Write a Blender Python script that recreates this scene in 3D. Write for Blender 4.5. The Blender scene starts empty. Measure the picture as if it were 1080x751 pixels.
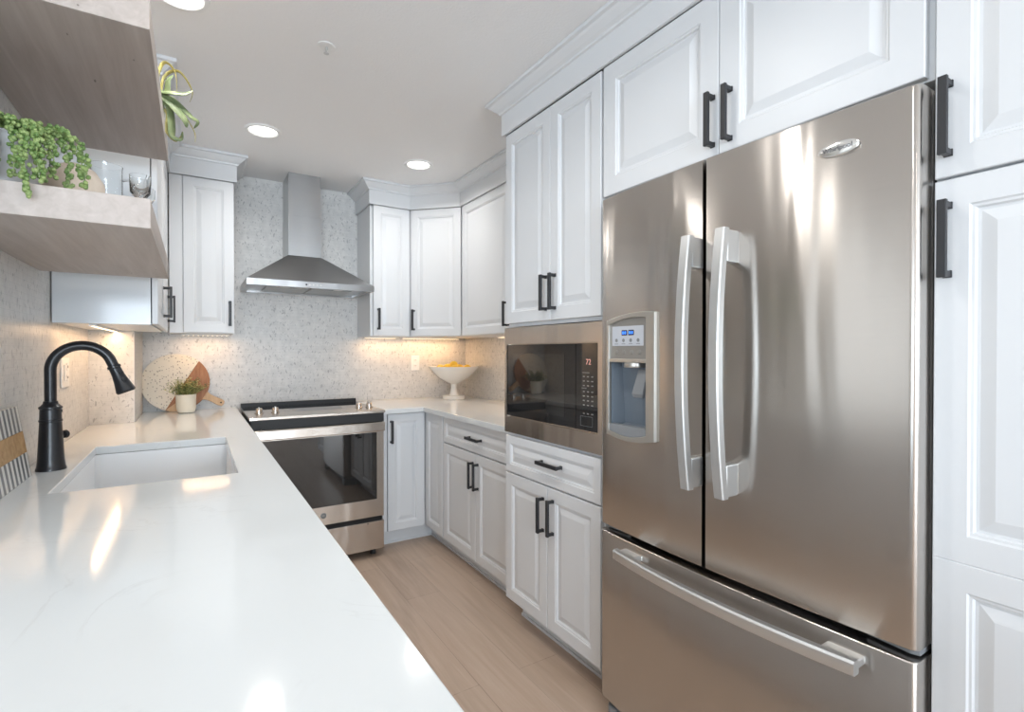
import bpy, bmesh, math, random
from mathutils import Vector, Matrix
random.seed(7)
PI = math.pi
S = bpy.context.scene
COL = S.collection

# ------------------------------------------------------------------ camera, world, light, exposure
cam_d = bpy.data.cameras.new('camera'); cam = bpy.data.objects.new('camera', cam_d); COL.objects.link(cam)
cam_d.sensor_width = 36; cam_d.lens = 534 / 1080 * 36; cam_d.clip_start = .02
cam.location = (0, 0, 1.285)
cam.rotation_euler = (math.radians(90 - .48), 0, math.radians(-32.1))
S.camera = cam
S.view_settings.view_transform = 'Standard'; S.view_settings.look = 'None'
S.view_settings.gamma = 1; S.view_settings.use_curve_mapping = False
S.view_settings.exposure = 0.42
W = bpy.data.worlds.new('world'); S.world = W; W.use_nodes = True
W.node_tree.nodes['Background'].inputs[0].default_value = (.75, .88, 1, 1)
W.node_tree.nodes['Background'].inputs[1].default_value = .6

CEIL = 2.465
def area(name, loc, rot, sx, sy, power, color, spread=PI):
    l = bpy.data.lights.new(name, 'AREA'); l.shape = 'RECTANGLE'; l.size = sx; l.size_y = sy
    l.energy = power; l.color = color; l.spread = spread
    o = bpy.data.objects.new(name, l); COL.objects.link(o); o.location = loc; o.rotation_euler = rot
    return o
area('added_window_fill', (-1.0, -6.62, 1.4), (PI/2, 0, 0), 4.2, 1.8, 300, (.76, .88, 1))  # added fill, as daylight from an unseen window behind the camera
area('added_window_fill', (-5.72, -2.75, 1.4), (PI/2, 0, -PI/2), 3.7, 1.8, 110, (.74, .87, 1))  # added side fill, as daylight from a second unseen window
DOWN_W, DOWN_C = 2.9, (1, .97, .93)
UNDER_W, UNDER_C = 1.8, (1, .62, .33)

# ------------------------------------------------------------------ materials
def mat(name, color=(.8, .8, .8), rough=.5, metal=0, spec=.5, **kw):
    m = bpy.data.materials.new(name); m.use_nodes = True
    b = m.node_tree.nodes['Principled BSDF']
    b.inputs['Base Color'].default_value = (*color, 1); b.inputs['Roughness'].default_value = rough
    b.inputs['Metallic'].default_value = metal; b.inputs['Specular IOR Level'].default_value = spec
    for k, v in kw.items(): b.inputs[k.replace('_', ' ')].default_value = v
    return m
class G:
    def __init__(s, m): s.t = m.node_tree; s.b = s.t.nodes['Principled BSDF']
    def n(s, typ, **kw):
        x = s.t.nodes.new(typ)
        for k, v in kw.items():
            if k in ('inp',):
                for a, b in v.items(): x.inputs[a].default_value = b
            else: setattr(x, k, v)
        return x
    def l(s, a, b): s.t.links.new(a, b)
    def coord(s): return s.n('ShaderNodeTexCoord').outputs['Object']
    def map(s, src, scale=(1, 1, 1), rot=(0, 0, 0), loc=(0, 0, 0)):
        m = s.n('ShaderNodeMapping'); m.inputs['Scale'].default_value = scale
        m.inputs['Rotation'].default_value = rot; m.inputs['Location'].default_value = loc
        s.l(src, m.inputs[0]); return m.outputs[0]
    def noise(s, src, scale=1, detail=2, rough=.5, dist=0):
        x = s.n('ShaderNodeTexNoise', inp={'Scale': scale, 'Detail': detail, 'Roughness': rough, 'Distortion': dist})
        s.l(src, x.inputs['Vector']); return x.outputs['Fac']
    def ramp(s, src, stops):
        r = s.n('ShaderNodeValToRGB'); e = r.color_ramp.elements
        while len(e) < len(stops): e.new(.5)
        for q, (p, c) in zip(e, stops): q.position = p; q.color = (*c, 1) if len(c) == 3 else c
        s.l(src, r.inputs[0]); return r.outputs[0]
    def mix(s, fac, a, b, mode='MIX'):
        x = s.n('ShaderNodeMix', data_type='RGBA', blend_type=mode)
        for v, i in ((fac, 0), (a, 6), (b, 7)):
            if hasattr(v, 'links'): s.l(v, x.inputs[i])
            elif i == 0: x.inputs[0].default_value = v
            else: x.inputs[i].default_value = (*v, 1)
        return x.outputs[2]
    def math(s, op, a, b=0):
        x = s.n('ShaderNodeMath', operation=op)
        for v, i in ((a, 0), (b, 1)):
            if hasattr(v, 'links'): s.l(v, x.inputs[i])
            else: x.inputs[i].default_value = v
        return x.outputs[0]
    def bump(s, h, strength=.2, dist=.002):
        x = s.n('ShaderNodeBump', inp={'Strength': strength, 'Distance': dist}); s.l(h, x.inputs['Height'])
        s.l(x.outputs[0], s.b.inputs['Normal'])
    def color(s, c): s.l(c, s.b.inputs['Base Color'])

M = {}
M['cab'] = mat('white_cabinet_paint', (.715, .73, .745), .38)
M['panel'] = mat('glossy_white_end_panel', (.70, .73, .755), .15)
M['ceil'] = mat('ceiling_paint', (.88, .88, .88), .9)
g = G(M['ceil']); g.bump(g.noise(g.coord(), 90, 3, .6), .35, .004)
M['wall'] = mat('wall_paint', (.75, .74, .72), .8)
M['black'] = mat('matte_black_metal', (.022, .023, .026), .42)
M['faucet'] = mat('satin_black_faucet', (.012, .013, .016), .3)
M['rubber'] = mat('black_plastic', (.01, .01, .011), .5)
M['void'] = mat('dark_gap', (.006, .006, .006), .7)
M['sink'] = mat('white_sink_composite', (.82, .84, .86), .25)
M['white'] = mat('white_plastic', (.86, .86, .85), .35)
M['cream'] = mat('cream_ceramic', (.80, .74, .62), .3)
M['bowl'] = mat('white_ceramic', (.84, .83, .80), .25)
M['greypot'] = mat('grey_ceramic', (.45, .45, .46), .5)
M['glass'] = mat('clear_glass', (.97, .99, 1), .02, Transmission_Weight=1.0, IOR=1.45)
M['blackglass'] = mat('black_glass', (.012, .012, .013), .035, spec=.8)
M['ovenglass'] = mat('oven_window_glass', (.02, .02, .02), .03, spec=1.0)
M['lemon'] = mat('lemon_peel', (.95, .66, .07), .4)
g = G(M['lemon']); g.bump(g.noise(g.coord(), 160, 2), .3, .002)
M['soil'] = mat('soil', (.06, .04, .025), .9)
M['greyplastic'] = mat('grey_plastic', (.22, .23, .24), .4)
M['silverplastic'] = mat('silver_plastic', (.56, .54, .50), .32, .85)
M['wellgrey'] = mat('blue_grey_plastic', (.17, .20, .235), .3)
M['lightgrey'] = mat('light_grey_plastic', (.50, .52, .56), .4)
M['badge'] = mat('polished_badge', (.82, .82, .80), .12, .9)
M['ink'] = mat('dark_grey_lettering', (.10, .10, .11), .5)
M['paleink'] = mat('pale_lettering', (.27, .27, .26), .5)
def emis(name, col, st):
    m = mat(name, col, .5); b = m.node_tree.nodes['Principled BSDF']
    b.inputs['Emission Color'].default_value = (*col, 1); b.inputs['Emission Strength'].default_value = st; return m
M['led'] = emis('downlight_glow', (1, .96, .9), 4)
M['strip'] = emis('warm_strip_glow', (1, .78, .5), 3)
M['blueled'] = emis('blue_display_glow', (.05, .2, .9), 1.0)
M['clock'] = emis('clock_digits_glow', (.7, .36, .30), .3)

def steel(name, col, rough=.24, aniso=.88, grain=(4, 4, 240), amp=.035):
    m = mat(name, col, rough, 1.0); g = G(m)
    co = g.coord()
    n = g.noise(g.map(co, grain), 1, 3, .6)
    g.color(g.mix(g.math('MULTIPLY', n, 1.0), tuple(c * (1 - amp) for c in col), tuple(min(1, c * (1 + amp)) for c in col)))
    tg = g.n('ShaderNodeTangent', direction_type='RADIAL', axis='Z')
    g.l(tg.outputs[0], g.b.inputs['Tangent'])
    g.b.inputs['Anisotropic'].default_value = aniso; g.b.inputs['Anisotropic Rotation'].default_value = .25
    w = g.noise(g.map(co, (3.2, 3.2, .45)), 1.6, 2, .5, .4)
    g.bump(w, .22, .03)
    return m
M['steel'] = steel('brushed_stainless_fridge', (.54, .505, .47), .22)
M['rangesteel'] = steel('brushed_stainless_range', (.60, .55, .50), .26, .6)
M['hoodsteel'] = steel('brushed_stainless_hood', (.42, .42, .42), .28, .5)
M['greysteel'] = mat('grey_metallic_plastic', (.34, .33, .31), .4, .6)
M['handle_steel'] = mat('satin_aluminium_handle', (.66, .67, .67), .36, .85)
M['sidesteel'] = mat('grey_appliance_side', (.10, .105, .115), .4)

# quartz counter
M['quartz'] = mat('white_quartz', (.72, .75, .765), .085, spec=.5); g = G(M['quartz']); co = g.coord()
v1 = g.noise(g.map(co, (1, 1, 1)), 2.6, 8, .62, .9)
vein = g.ramp(g.math('ABSOLUTE', g.math('SUBTRACT', v1, .5)), [(0, (1, 1, 1)), (.012, (0, 0, 0))])
patch = g.ramp(g.noise(co, 3.1, 2), [(.5, (0, 0, 0)), (.68, (1, 1, 1))])
g.color(g.mix(g.math('MULTIPLY', g.math('MULTIPLY', vein, patch), .24), (.70, .73, .742), (.48, .48, .48)))
# backsplash: white mosaic with grey flecks
M['tile'] = mat('flecked_white_mosaic', (.7, .7, .7), .35); g = G(M['tile']); co = g.coord()
sx = g.n('ShaderNodeSeparateXYZ'); g.l(co, sx.inputs[0])
cx = g.n('ShaderNodeCombineXYZ'); g.l(g.math('ADD', sx.outputs[0], sx.outputs[1]), cx.inputs[0]); g.l(sx.outputs[2], cx.inputs[1])
uv = cx.outputs[0]
fl = []
for k, (a, sc, th) in enumerate(((12, (75, 26, 1), .640), (-22, (85, 30, 1), .650), (48, (90, 36, 1), .68))):
    n = g.noise(g.map(g.map(uv, rot=(0, 0, math.radians(a)), loc=(k * 3.7, k, 0)), sc), 1, 1.5, .5)
    fl.append(g.ramp(n, [(th, (0, 0, 0)), (th + .05, (1, 1, 1))]))
f = g.math('MAXIMUM', g.math('MAXIMUM', fl[0], fl[1]), fl[2])
br = g.n('ShaderNodeTexBrick', offset=.37, inp={'Scale': 1, 'Mortar Size': .0007, 'Brick Width': .085, 'Row Height': .021, 'Mortar Smooth': .3,
         'Color1': (.71, .70, .68, 1), 'Color2': (.62, .615, .60, 1), 'Mortar': (.48, .48, .47, 1)}); g.l(uv, br.inputs[0])
tone = g.mix(g.ramp(g.noise(g.map(uv, (30, 18, 1)), 1, 3), [(.35, (0, 0, 0)), (.65, (1, 1, 1))]), (.60, .595, .58), (.73, .72, .70))
base = g.mix(.45, tone, br.outputs['Color'])
g.color(g.mix(g.math('MULTIPLY', f, .55), base, (.22, .225, .235)))
g.bump(g.math('SUBTRACT', 1, br.outputs['Fac']), .25, .002)
# plank floor
M['floor'] = mat('light_oak_planks', (.45, .34, .25), .38); g = G(M['floor']); co = g.coord()
pm = g.map(co, rot=(0, 0, PI / 2))
br = g.n('ShaderNodeTexBrick', offset=.37, inp={'Scale': 1, 'Mortar Size': .0012, 'Brick Width': 1.25, 'Row Height': .185, 'Mortar Smooth': .2,
         'Color1': (.55, .41, .31, 1), 'Color2': (.46, .335, .25, 1), 'Mortar': (.22, .16, .12, 1)}); g.l(pm, br.inputs[0])
gr = g.noise(g.map(co, (26, 1.6, 1)), 1, 6, .65, .6)
g2 = g.noise(g.map(co, (7, .8, 1)), 1, 3, .5, 1.2)
c = g.mix(g.ramp(gr, [(.35, (0, 0, 0)), (.7, (1, 1, 1))]), br.outputs['Color'], (.57, .44, .345))
g.color(g.mix(g.ramp(g2, [(.52, (0, 0, 0)), (.75, (.5, .5, .5))]), c, (.31, .22, .155)))
g.bump(br.outputs['Fac'], .2, -.001)
# floating shelf wood (boards run along Y)
def wood(name, a, b, grain=(40, 2.2, 40), rough=.5, board=.13):
    m = mat(name, a, rough); g = G(m); co = g.coord()
    n = g.noise(g.map(co, grain), 1, 5, .6, .5)
    c = g.mix(g.ramp(n, [(.3, (0, 0, 0)), (.72, (1, 1, 1))]), a, b)
    if board:
        s = g.n('ShaderNodeSeparateXYZ'); g.l(co, s.inputs[0])
        w = g.n('ShaderNodeTexWhiteNoise', noise_dimensions='1D'); g.l(g.math('FLOOR', g.math('DIVIDE', s.outputs[0], board)), w.inputs['W'])
        c = g.mix(g.math('MULTIPLY', w.outputs['Value'], .38), c, tuple(x * .62 for x in a))
    sp = g.ramp(g.noise(g.map(co, (60, 14, 60), loc=(4, 2, 0)), 1, 1), [(.78, (0, 0, 0)), (.80, (1, 1, 1))])
    g.color(g.mix(g.math('MULTIPLY', sp, .6), c, (.06, .04, .03)))
    return m
M['shelf'] = wood('whitewashed_shelf_wood', (.40, .345, .31), (.52, .465, .43))
M['walnut'] = wood('reddish_board_wood', (.28, .12, .055), (.42, .21, .105), (60, 60, 8), .5, 0)
M['beech'] = wood('light_board_wood', (.55, .36, .20), (.66, .46, .28), (60, 60, 8), .5, 0)
M['mango'] = wood('mango_wood_band', (.42, .24, .10), (.60, .40, .20), (40, 8, 40), .5, 0)
M['blob'] = wood('pale_carved_wood', (.55, .46, .38), (.74, .66, .57), (30, 30, 8), .7, 0)
M['terrazzo'] = mat('cream_terrazzo', (.78, .73, .63), .35); g = G(M['terrazzo']); co = g.coord()
vo = g.n('ShaderNodeTexVoronoi', inp={'Scale': 85, 'Randomness': 1}); g.l(co, vo.inputs['Vector'])
sel = g.n('ShaderNodeSeparateColor'); g.l(vo.outputs['Color'], sel.inputs[0])
dots = g.math('MULTIPLY', g.math('LESS_THAN', vo.outputs['Distance'], .32), g.math('GREATER_THAN', sel.outputs[0], .45))
g.color(g.mix(g.math('MULTIPLY', dots, .75), (.80, .75, .65), (.30, .26, .22)))
M['stripe'] = mat('grey_and_white_stripes', (.5, .5, .5), .3); g = G(M['stripe']); co = g.coord()
s = g.n('ShaderNodeSeparateXYZ'); g.l(co, s.inputs[0])
fr = g.math('FRACT', g.math('DIVIDE', g.math('ADD', s.outputs[0], 10.012), .036))
g.color(g.mix(g.math('LESS_THAN', fr, .5), (.78, .78, .76), (.16, .17, .18)))
def leafmat(name, a, b, sc=60, rough=.5):
    m = mat(name, a, rough); g = G(m)
    g.color(g.mix(g.ramp(g.noise(g.coord(), sc, 2), [(.4, (0, 0, 0)), (.6, (1, 1, 1))]), a, b)); return m
M['bead'] = leafmat('green_bead_leaves', (.10, .185, .045), (.27, .36, .13), 60, .45)
M['leaf'] = leafmat('variegated_leaves', (.10, .17, .05), (.55, .52, .20), 70)
M['air'] = leafmat('air_plant_leaves', (.12, .17, .075), (.22, .27, .13), 22)
M['airyellow'] = leafmat('yellowing_leaves', (.38, .31, .08), (.42, .38, .16), 22)
M['filter'] = mat('hood_filter_mesh', (.42, .42, .41), .4, 1.0); g = G(M['filter'])
g.bump(g.noise(g.map(g.coord(), (160, 160, 1)), 1, 0), .5, .002)

# ------------------------------------------------------------------ mesh helpers
class B:
    def __init__(s): s.bm = bmesh.new()
    def box(s, x0, x1, y0, y1, z0, z1):
        v = [s.bm.verts.new(p) for p in ((x0,y0,z0),(x1,y0,z0),(x1,y1,z0),(x0,y1,z0),(x0,y0,z1),(x1,y0,z1),(x1,y1,z1),(x0,y1,z1))]
        for f in ((3,2,1,0),(4,5,6,7),(0,1,5,4),(1,2,6,5),(2,3,7,6),(3,0,4,7)): s.bm.faces.new([v[i] for i in f])
        return s
    def prism(s, pts, lo, hi, ax=2):
        """extrude polygon pts (2D) along axis ax"""
        def P(p, h):
            q = list(p); q.insert(ax, h); return q
        a = [s.bm.verts.new(P(p, lo)) for p in pts]; b = [s.bm.verts.new(P(p, hi)) for p in pts]
        n = len(pts)
        s.bm.faces.new(a[::-1]); s.bm.faces.new(b)
        for i in range(n): s.bm.faces.new((a[i], a[(i+1)%n], b[(i+1)%n], b[i]))
        return s
    def rings(s, rings, cap0=True, cap1=True, closed=True):
        R = [[s.bm.verts.new(p) for p in r] for r in rings]
        for a, b in zip(R, R[1:]):
            n = len(a)
            for i in range(n if closed else n - 1):
                s.bm.faces.new((a[i], a[(i+1)%n], b[(i+1)%n], b[i]))
        if cap0: s.bm.faces.new(R[0][::-1])
        if cap1: s.bm.faces.new(R[-1])
        return s
    def lathe(s, prof, c=(0,0,0), n=40, axis=None, cap0=True, cap1=True):
        Mx = Matrix.Identity(3) if axis is None else Vector((0,0,1)).rotation_difference(Vector(axis)).to_matrix()
        return s.rings([[Vector(c) + Mx @ Vector((r*math.cos(2*PI*i/n), r*math.sin(2*PI*i/n), z)) for i in range(n)] for r, z in prof], cap0, cap1)
    def tube(s, path, rad, n=16, flat=1.0):
        path = [Vector(p) for p in path]; N = len(path)
        if not hasattr(rad, '__len__'): rad = [rad] * N
        t0 = (path[1]-path[0]).normalized(); u = t0.orthogonal().normalized(); rs = []
        for i, p in enumerate(path):
            t = (path[min(i+1, N-1)] - path[max(i-1, 0)]).normalized()
            u = (u - t * u.dot(t)).normalized(); w = t.cross(u)
            rs.append([p + rad[i]*(u*math.cos(2*PI*k/n) + w*math.sin(2*PI*k/n)*flat) for k in range(n)])
        return s.rings(rs)
    def sphere(s, c, r, sub=1, sc=(1,1,1)):
        m = Matrix.Translation(c) @ Matrix.Diagonal((r*sc[0], r*sc[1], r*sc[2], 1))
        bmesh.ops.create_icosphere(s.bm, subdivisions=sub, radius=1, matrix=m); return s
    def done(s, name, m, parent=None, smooth=False, bevel=0, loc=(0,0,0), rot=(0,0,0), seg=2, angle=40):
        bmesh.ops.recalc_face_normals(s.bm, faces=s.bm.faces)
        me = bpy.data.meshes.new(name); s.bm.to_mesh(me); s.bm.free()
        me.materials.append(M[m] if isinstance(m, str) else m)
        o = bpy.data.objects.new(name, me); COL.objects.link(o)
        o.location = loc; o.rotation_euler = rot
        if parent: o.parent = parent
        if bevel:
            b = o.modifiers.new('bevel', 'BEVEL'); b.width = bevel; b.segments = seg; b.limit_method = 'ANGLE'; b.angle_limit = math.radians(angle)
        if smooth:
            for p in me.polygons: p.use_smooth = True
            try: me.set_sharp_from_angle(angle=math.radians(38))
            except Exception: pass
        return o
def tag(o, label, cat, group=None):
    o['label'] = label; o['category'] = cat
    if group: o['group'] = group
    return o
def thing(name, label, cat, loc=(0,0,0), rz=0, group=None):
    o = bpy.data.objects.new(name, None); COL.objects.link(o); o.empty_display_size = .05
    o.location = loc; o.rotation_euler = (0, 0, rz); return tag(o, label, cat, group)
def struct(o): o['kind'] = 'structure'; return o
def text(name, body, size, m, parent, loc, rot, depth=.0004, align='CENTER'):
    c = bpy.data.curves.new(name, 'FONT'); c.body = body; c.size = size; c.extrude = depth; c.align_x = align; c.align_y = 'CENTER'
    t = bpy.data.objects.new(name + '_tmp', c); COL.objects.link(t); bpy.context.view_layer.update()
    me = bpy.data.meshes.new_from_object(t.evaluated_get(bpy.context.evaluated_depsgraph_get()))
    bpy.data.objects.remove(t); me.materials.clear(); me.materials.append(M[m])
    o = bpy.data.objects.new(name, me); COL.objects.link(o); o.location = loc; o.rotation_euler = rot; o.parent = parent
    return o
FR = (PI/2, 0, 0)     # lettering that faces local -y

# ------------------------------------------------------------------ the room
XL, XR, YB = -.455, 1.95, 3.85
struct(B().box(-5.8, XR+.1, -6.7, YB+.1, -.1, 0).done('floor', 'floor'))
struct(B().box(-5.8, XR+.1, -6.7, YB+.1, CEIL, CEIL+.1).done('ceiling', 'ceil'))
struct(B().box(XL-.1, XR+.1, YB, YB+.1, 0, CEIL).done('wall_back', 'tile'))
struct(B().box(XL-.1, XL, 1.2, YB, 0, CEIL).done('wall_left', 'tile'))
struct(B().box(XL, -.27, 3.31, YB, 0, CEIL).done('wall_corner', 'tile'))
struct(B().box(-.2705, -.2675, 3.308, 3.3125, .915, 1.39).done('trim_1', 'cab'))
struct(B().box(XR, XR+.1, -6.6, YB, 0, CEIL).done('wall_right', 'tile'))
struct(B().box(-5.8, XL-.1, 1.2, 1.3, 0, CEIL).done('wall_far_left', 'wall'))
bk = B().box(-5.7, -3.1, -6.7, -6.6, 0, CEIL).box(1.1, XR, -6.7, -6.6, 0, CEIL).box(-3.1, 1.1, -6.7, -6.6, 0, .5).box(-3.1, 1.1, -6.7, -6.6, 2.3, CEIL)
struct(bk.done('wall_front', 'wall'))
sd = B().box(-5.8, -5.7, -6.6, -4.6, 0, CEIL).box(-5.8, -5.7, -.9, 1.2, 0, CEIL).box(-5.8, -5.7, -4.6, -.9, 0, .5).box(-5.8, -5.7, -4.6, -.9, 2.3, CEIL)
struct(sd.done('wall_side', 'wall'))
wf = B()
for x in (-3.1, -1.72, -.32, 1.05): wf.box(x, x+.05, -6.68, -6.63, .5, 2.3)
wf.box(-3.1, 1.1, -6.68, -6.63, .5, .55).box(-3.1, 1.1, -6.68, -6.63, 2.25, 2.3)
struct(wf.done('unseen_window_1', 'white'))  # unseen frame, made up to go with the added daylight
wf = B()
for y in (-4.6, -2.75, -.95): wf.box(-5.78, -5.73, y, y+.05, .5, 2.3)
wf.box(-5.78, -5.73, -4.6, -.9, .5, .55).box(-5.78, -5.73, -4.6, -.9, 2.25, 2.3)
struct(wf.done('unseen_window_2', 'white'))  # unseen side frame, made up for the added side fill

# ------------------------------------------------------------------ cabinet builders
def panel_mesh(w, h, t=.02, stile=.052, raised=True):
    b = B()
    st = min(stile, w*.26, h*.30)
    prof = [(0, t), (0, .002), (.002, 0), (st, 0), (st+.0035, .003), (st+.008, .0035), (st+.011, .009)]
    if raised and min(w, h) > 2*(st+.035): prof += [(st+.016, .0095), (st+.036, .0035), (st+.040, .0025)]
    elif raised: prof += [(st+.013, .009), (st+.026, .004)]
    rs = []
    for i, d in prof:
        rs.append([(i, d, i), (w-i, d, i), (w-i, d, h-i), (i, d, h-i)])
    b.rings(rs)
    return b
def handle(parent, x, z, vertical=True, L=.15, y=0):
    b = B(); h = L/2
    b.box(-.0076, .0076, -.036, -.026, -h, h)
    for s in (-1, 1):
        c = s*(h-.008)
        b.box(-.0060, .0060, -.027, -.0005, c-.006, c+.006)
        b.box(-.0075, .0075, -.005, -.0005, c-.007, c+.007)
    return b.done('handle', 'black', parent, bevel=.0012, loc=(x, y, z), rot=(0, 0 if vertical else PI/2, 0))
def door(parent, x, z, w, h, y=0, rz=0, hx=None, hz=None, name='door', stile=.052, mid=None, m='cab'):
    """front at local y; x is the left edge, z the bottom, seen from the front"""
    if mid is None:
        o = panel_mesh(w, h, stile=stile).done(name, m, parent, loc=(x, y, z), rot=(0, 0, rz))
    else:           # two stacked panels in one door
        b = panel_mesh(w, mid, stile=stile)
        b2 = panel_mesh(w, h-mid, stile=stile)
        me = bpy.data.meshes.new('t'); b2.bm.transform(Matrix.Translation((0, 0, mid))); b2.bm.to_mesh(me); b.bm.from_mesh(me); bpy.data.meshes.remove(me)
        o = b.done(name, m, parent, loc=(x, y, z), rot=(0, 0, rz))
    if hx is not None: handle(o, hx, hz, name != 'drawer')
    return o

# ------------------------------------------------------------------ base cabinets, right run (fronts face -x)
RX = -PI/2
# corner cabinet: an L, one door on each run
c = thing('corner_base_cabinet', 'white L-shaped corner base cabinet right of the oven, folding pair of raised-panel doors, one handle', 'cabinet', (1.33, 3.23, 0))
B().prism([(-.295, .022), (.022, .022), (.022, -.288), (.60, -.288), (.60, .60), (-.295, .60)], .105, .880).done('body', 'cab', c)
B().prism([(-.27, .08), (.08, .08), (.08, -.288), (.30, -.288), (.30, .30), (-.27, .30)], .0, .104).done('toe_kick', 'cab', c)
B().box(-.270, .078, .072, .079, 0, .012).box(.072, .079, -.288, .078, 0, .012).done('toe_molding', 'cab', c)
door(c, -.262, .105, .255, .770, hx=.022, hz=.655, stile=.05)
door(c, 0, .105, .278, .770, y=-.002, rz=RX, stile=.05)
B().box(-.295, -.267, .004, .021, .105, .880).done('filler', 'cab', c)

c = thing('drawer_base_cabinet', 'white base cabinet under the fruit bowl counter, one long drawer over two doors', 'cabinet', (1.33, 2.938, 0), RX)
B().box(0, .870, .022, .60, .105, .880).done('body', 'cab', c)
B().box(0, .870, .08, .30, 0, .104).done('toe_kick', 'cab', c)
B().box(0, .870, .072, .0795, 0, .012).done('toe_molding', 'cab', c)
door(c, .004, .718, .862, .157, hx=.431, hz=.0785, name='drawer', stile=.034)
door(c, .004, .105, .425, .605, hx=.402, hz=.485)
door(c, .433, .105, .433, .605, hx=.030, hz=.485)

c = thing('microwave_base_cabinet', 'white base cabinet directly under the built-in microwave, one drawer over two doors', 'cabinet', (1.255, 2.060, 0), RX)
B().box(0, .672, .022, .66, .118, .905).done('body', 'cab', c)
B().box(0, .672, .10, .36, 0, .117).done('toe_kick', 'cab', c)
B().box(.0, .672, .092, .0995, 0, .012).done('toe_molding', 'cab', c)
door(c, .004, .722, .664, .170, hx=.365, hz=.094, name='drawer', stile=.036)
door(c, .004, .118, .332, .597, hx=.306, hz=.475)
door(c, .340, .118, .328, .597, hx=.040, hz=.480)

# microwave
mw = thing('built_in_microwave', 'built-in stainless steel microwave with black glass door and keypad, framed between white cabinets', 'microwave', (1.250, 2.058, .908), RX)
b = B(); w_, h_ = .684, .488
b.rings([[(0, .02, 0), (w_, .02, 0), (w_, .02, h_), (0, .02, h_)], [(0, 0, 0), (w_, 0, 0), (w_, 0, h_), (0, 0, h_)],
         [(.018, 0, .073), (w_-.028, 0, .073), (w_-.028, 0, h_-.075), (.018, 0, h_-.075)],
         [(.018, .012, .073), (w_-.028, .012, .073), (w_-.028, .012, h_-.075), (.018, .012, h_-.075)]], cap0=True, cap1=True)
b.done('trim_frame', 'rangesteel', mw)
B().box(.02, w_-.034, .025, .50, .01, h_-.01).done('body', 'sidesteel', mw)
dr = B().box(.022, .524, .003, .011, .078, h_-.079).done('door', 'blackglass', mw, bevel=.001)
B().box(.070, .455, .0022, .0029, .115, h_-.120).done('window', M['ovenglass'], dr)
kp = B().box(.5265, w_-.032, .003, .011, .078, h_-.079).done('control_panel', 'blackglass', mw, bevel=.001)
text('clock_digits', '72', .030, 'clock', kp, (.601, .0022, h_-.150), FR)
b = B()
for r, (z0, nrow) in enumerate(((h_-.205, 3), (h_-.262, 4), (h_-.345, 1))):
    for i in range(nrow):
        for k in range(3): B().box(.570+k*.024, .580+k*.024, .0019, .0028, z0-i*.017-.002, z0-i*.017+.002).done('keypad_mark', 'paleink', kp)
B().box(.566, .606, .0019, .0028, h_-.191, h_-.189).done('heading_mark', 'paleink', kp)
B().box(.562, .590, .0019, .0028, h_-.250, h_-.248).done('heading_mark', 'paleink', kp)
b = B().box(.555, .625, .0019, .0028, .095, .096).box(.555, .625, .0019, .0028, .132, .133).box(.555, .556, .0019, .0028, .095, .133).box(.624, .625, .0019, .0028, .095, .133)
b.done('open_button_outline', 'greyplastic', kp)

# tall unit above the microwave
c = thing('microwave_wall_cabinet', 'tall white wall cabinet directly above the microwave, two raised-panel doors', 'cabinet', (1.255, 2.060, 1.402), RX)
B().box(0, .672, .022, .66, 0, .905).done('body', 'cab', c)
door(c, .004, .015, .353, .888, hx=.326, hz=.115)
door(c, .359, .015, .309, .888, hx=.034, hz=.115)

# cabinet over the fridge
c = thing('over_fridge_cabinet', 'wide white cabinet above the refrigerator with two large raised-panel doors', 'cabinet', (1.255, 1.384, 1.838), RX)
B().box(0, .966, .022, .66, 0, .469).done('body', 'cab', c)
door(c, .004, .004, .475, .465, hx=.464-.006, hz=.098, stile=.062)
door(c, .481, .004, .475, .465, hx=.036, hz=.098, stile=.062)

# pantry
c = thing('pantry_cabinet', 'floor-to-ceiling white pantry cabinet right of the refrigerator, two stacked doors', 'cabinet', (1.255, .414, 0), RX)
B().box(0, .56, .022, .66, .105, 2.307).done('body', 'cab', c)
B().box(0, .56, .08, .36, 0, .104).done('toe_kick', 'cab', c)
door(c, .003, .118, .553, 1.505, hx=.022, hz=1.386, stile=.054, mid=.757)
door(c, .003, 1.629, .553, .677, hx=.022, hz=.112, stile=.054)

# ------------------------------------------------------------------ wall cabinets
# back right: narrow door on the back wall, diagonal corner, right-hand run
c = thing('narrow_wall_cabinet', 'narrow white wall cabinet just right of the range hood', 'cabinet', (1.04, 3.50, 1.395))
B().box(0, .283, .022, .348, 0, .912).done('body', 'cab', c)
door(c, .018, .004, .262, .908, hx=.032, hz=.115)
c = thing('diagonal_corner_wall_cabinet', 'white corner wall cabinet set diagonally above the fruit bowl', 'cabinet', (1.325, 3.50, 1.395))
B().prism([(.002, .032), (.246+.030, -.275+.032), (.619, -.243), (.619, .345), (.002, .345)], 0, .912).done('body', 'cab', c)
L = math.hypot(.275, .275)
door(c, .004, .004, L-.006, .908, y=-.001, rz=-PI/4, hx=.026, hz=.115)
c = thing('right_wall_cabinet', 'white wall cabinet between the diagonal corner and the tall microwave unit', 'cabinet', (1.60, 3.222, 1.395), RX)
B().box(0, 1.158, .022, .345, 0, .912).done('body', 'cab', c)
door(c, .006, .004, .640, .908, hx=.612, hz=.115)
door(c, .650, .004, .500, .908, hx=.03, hz=.115)

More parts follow.
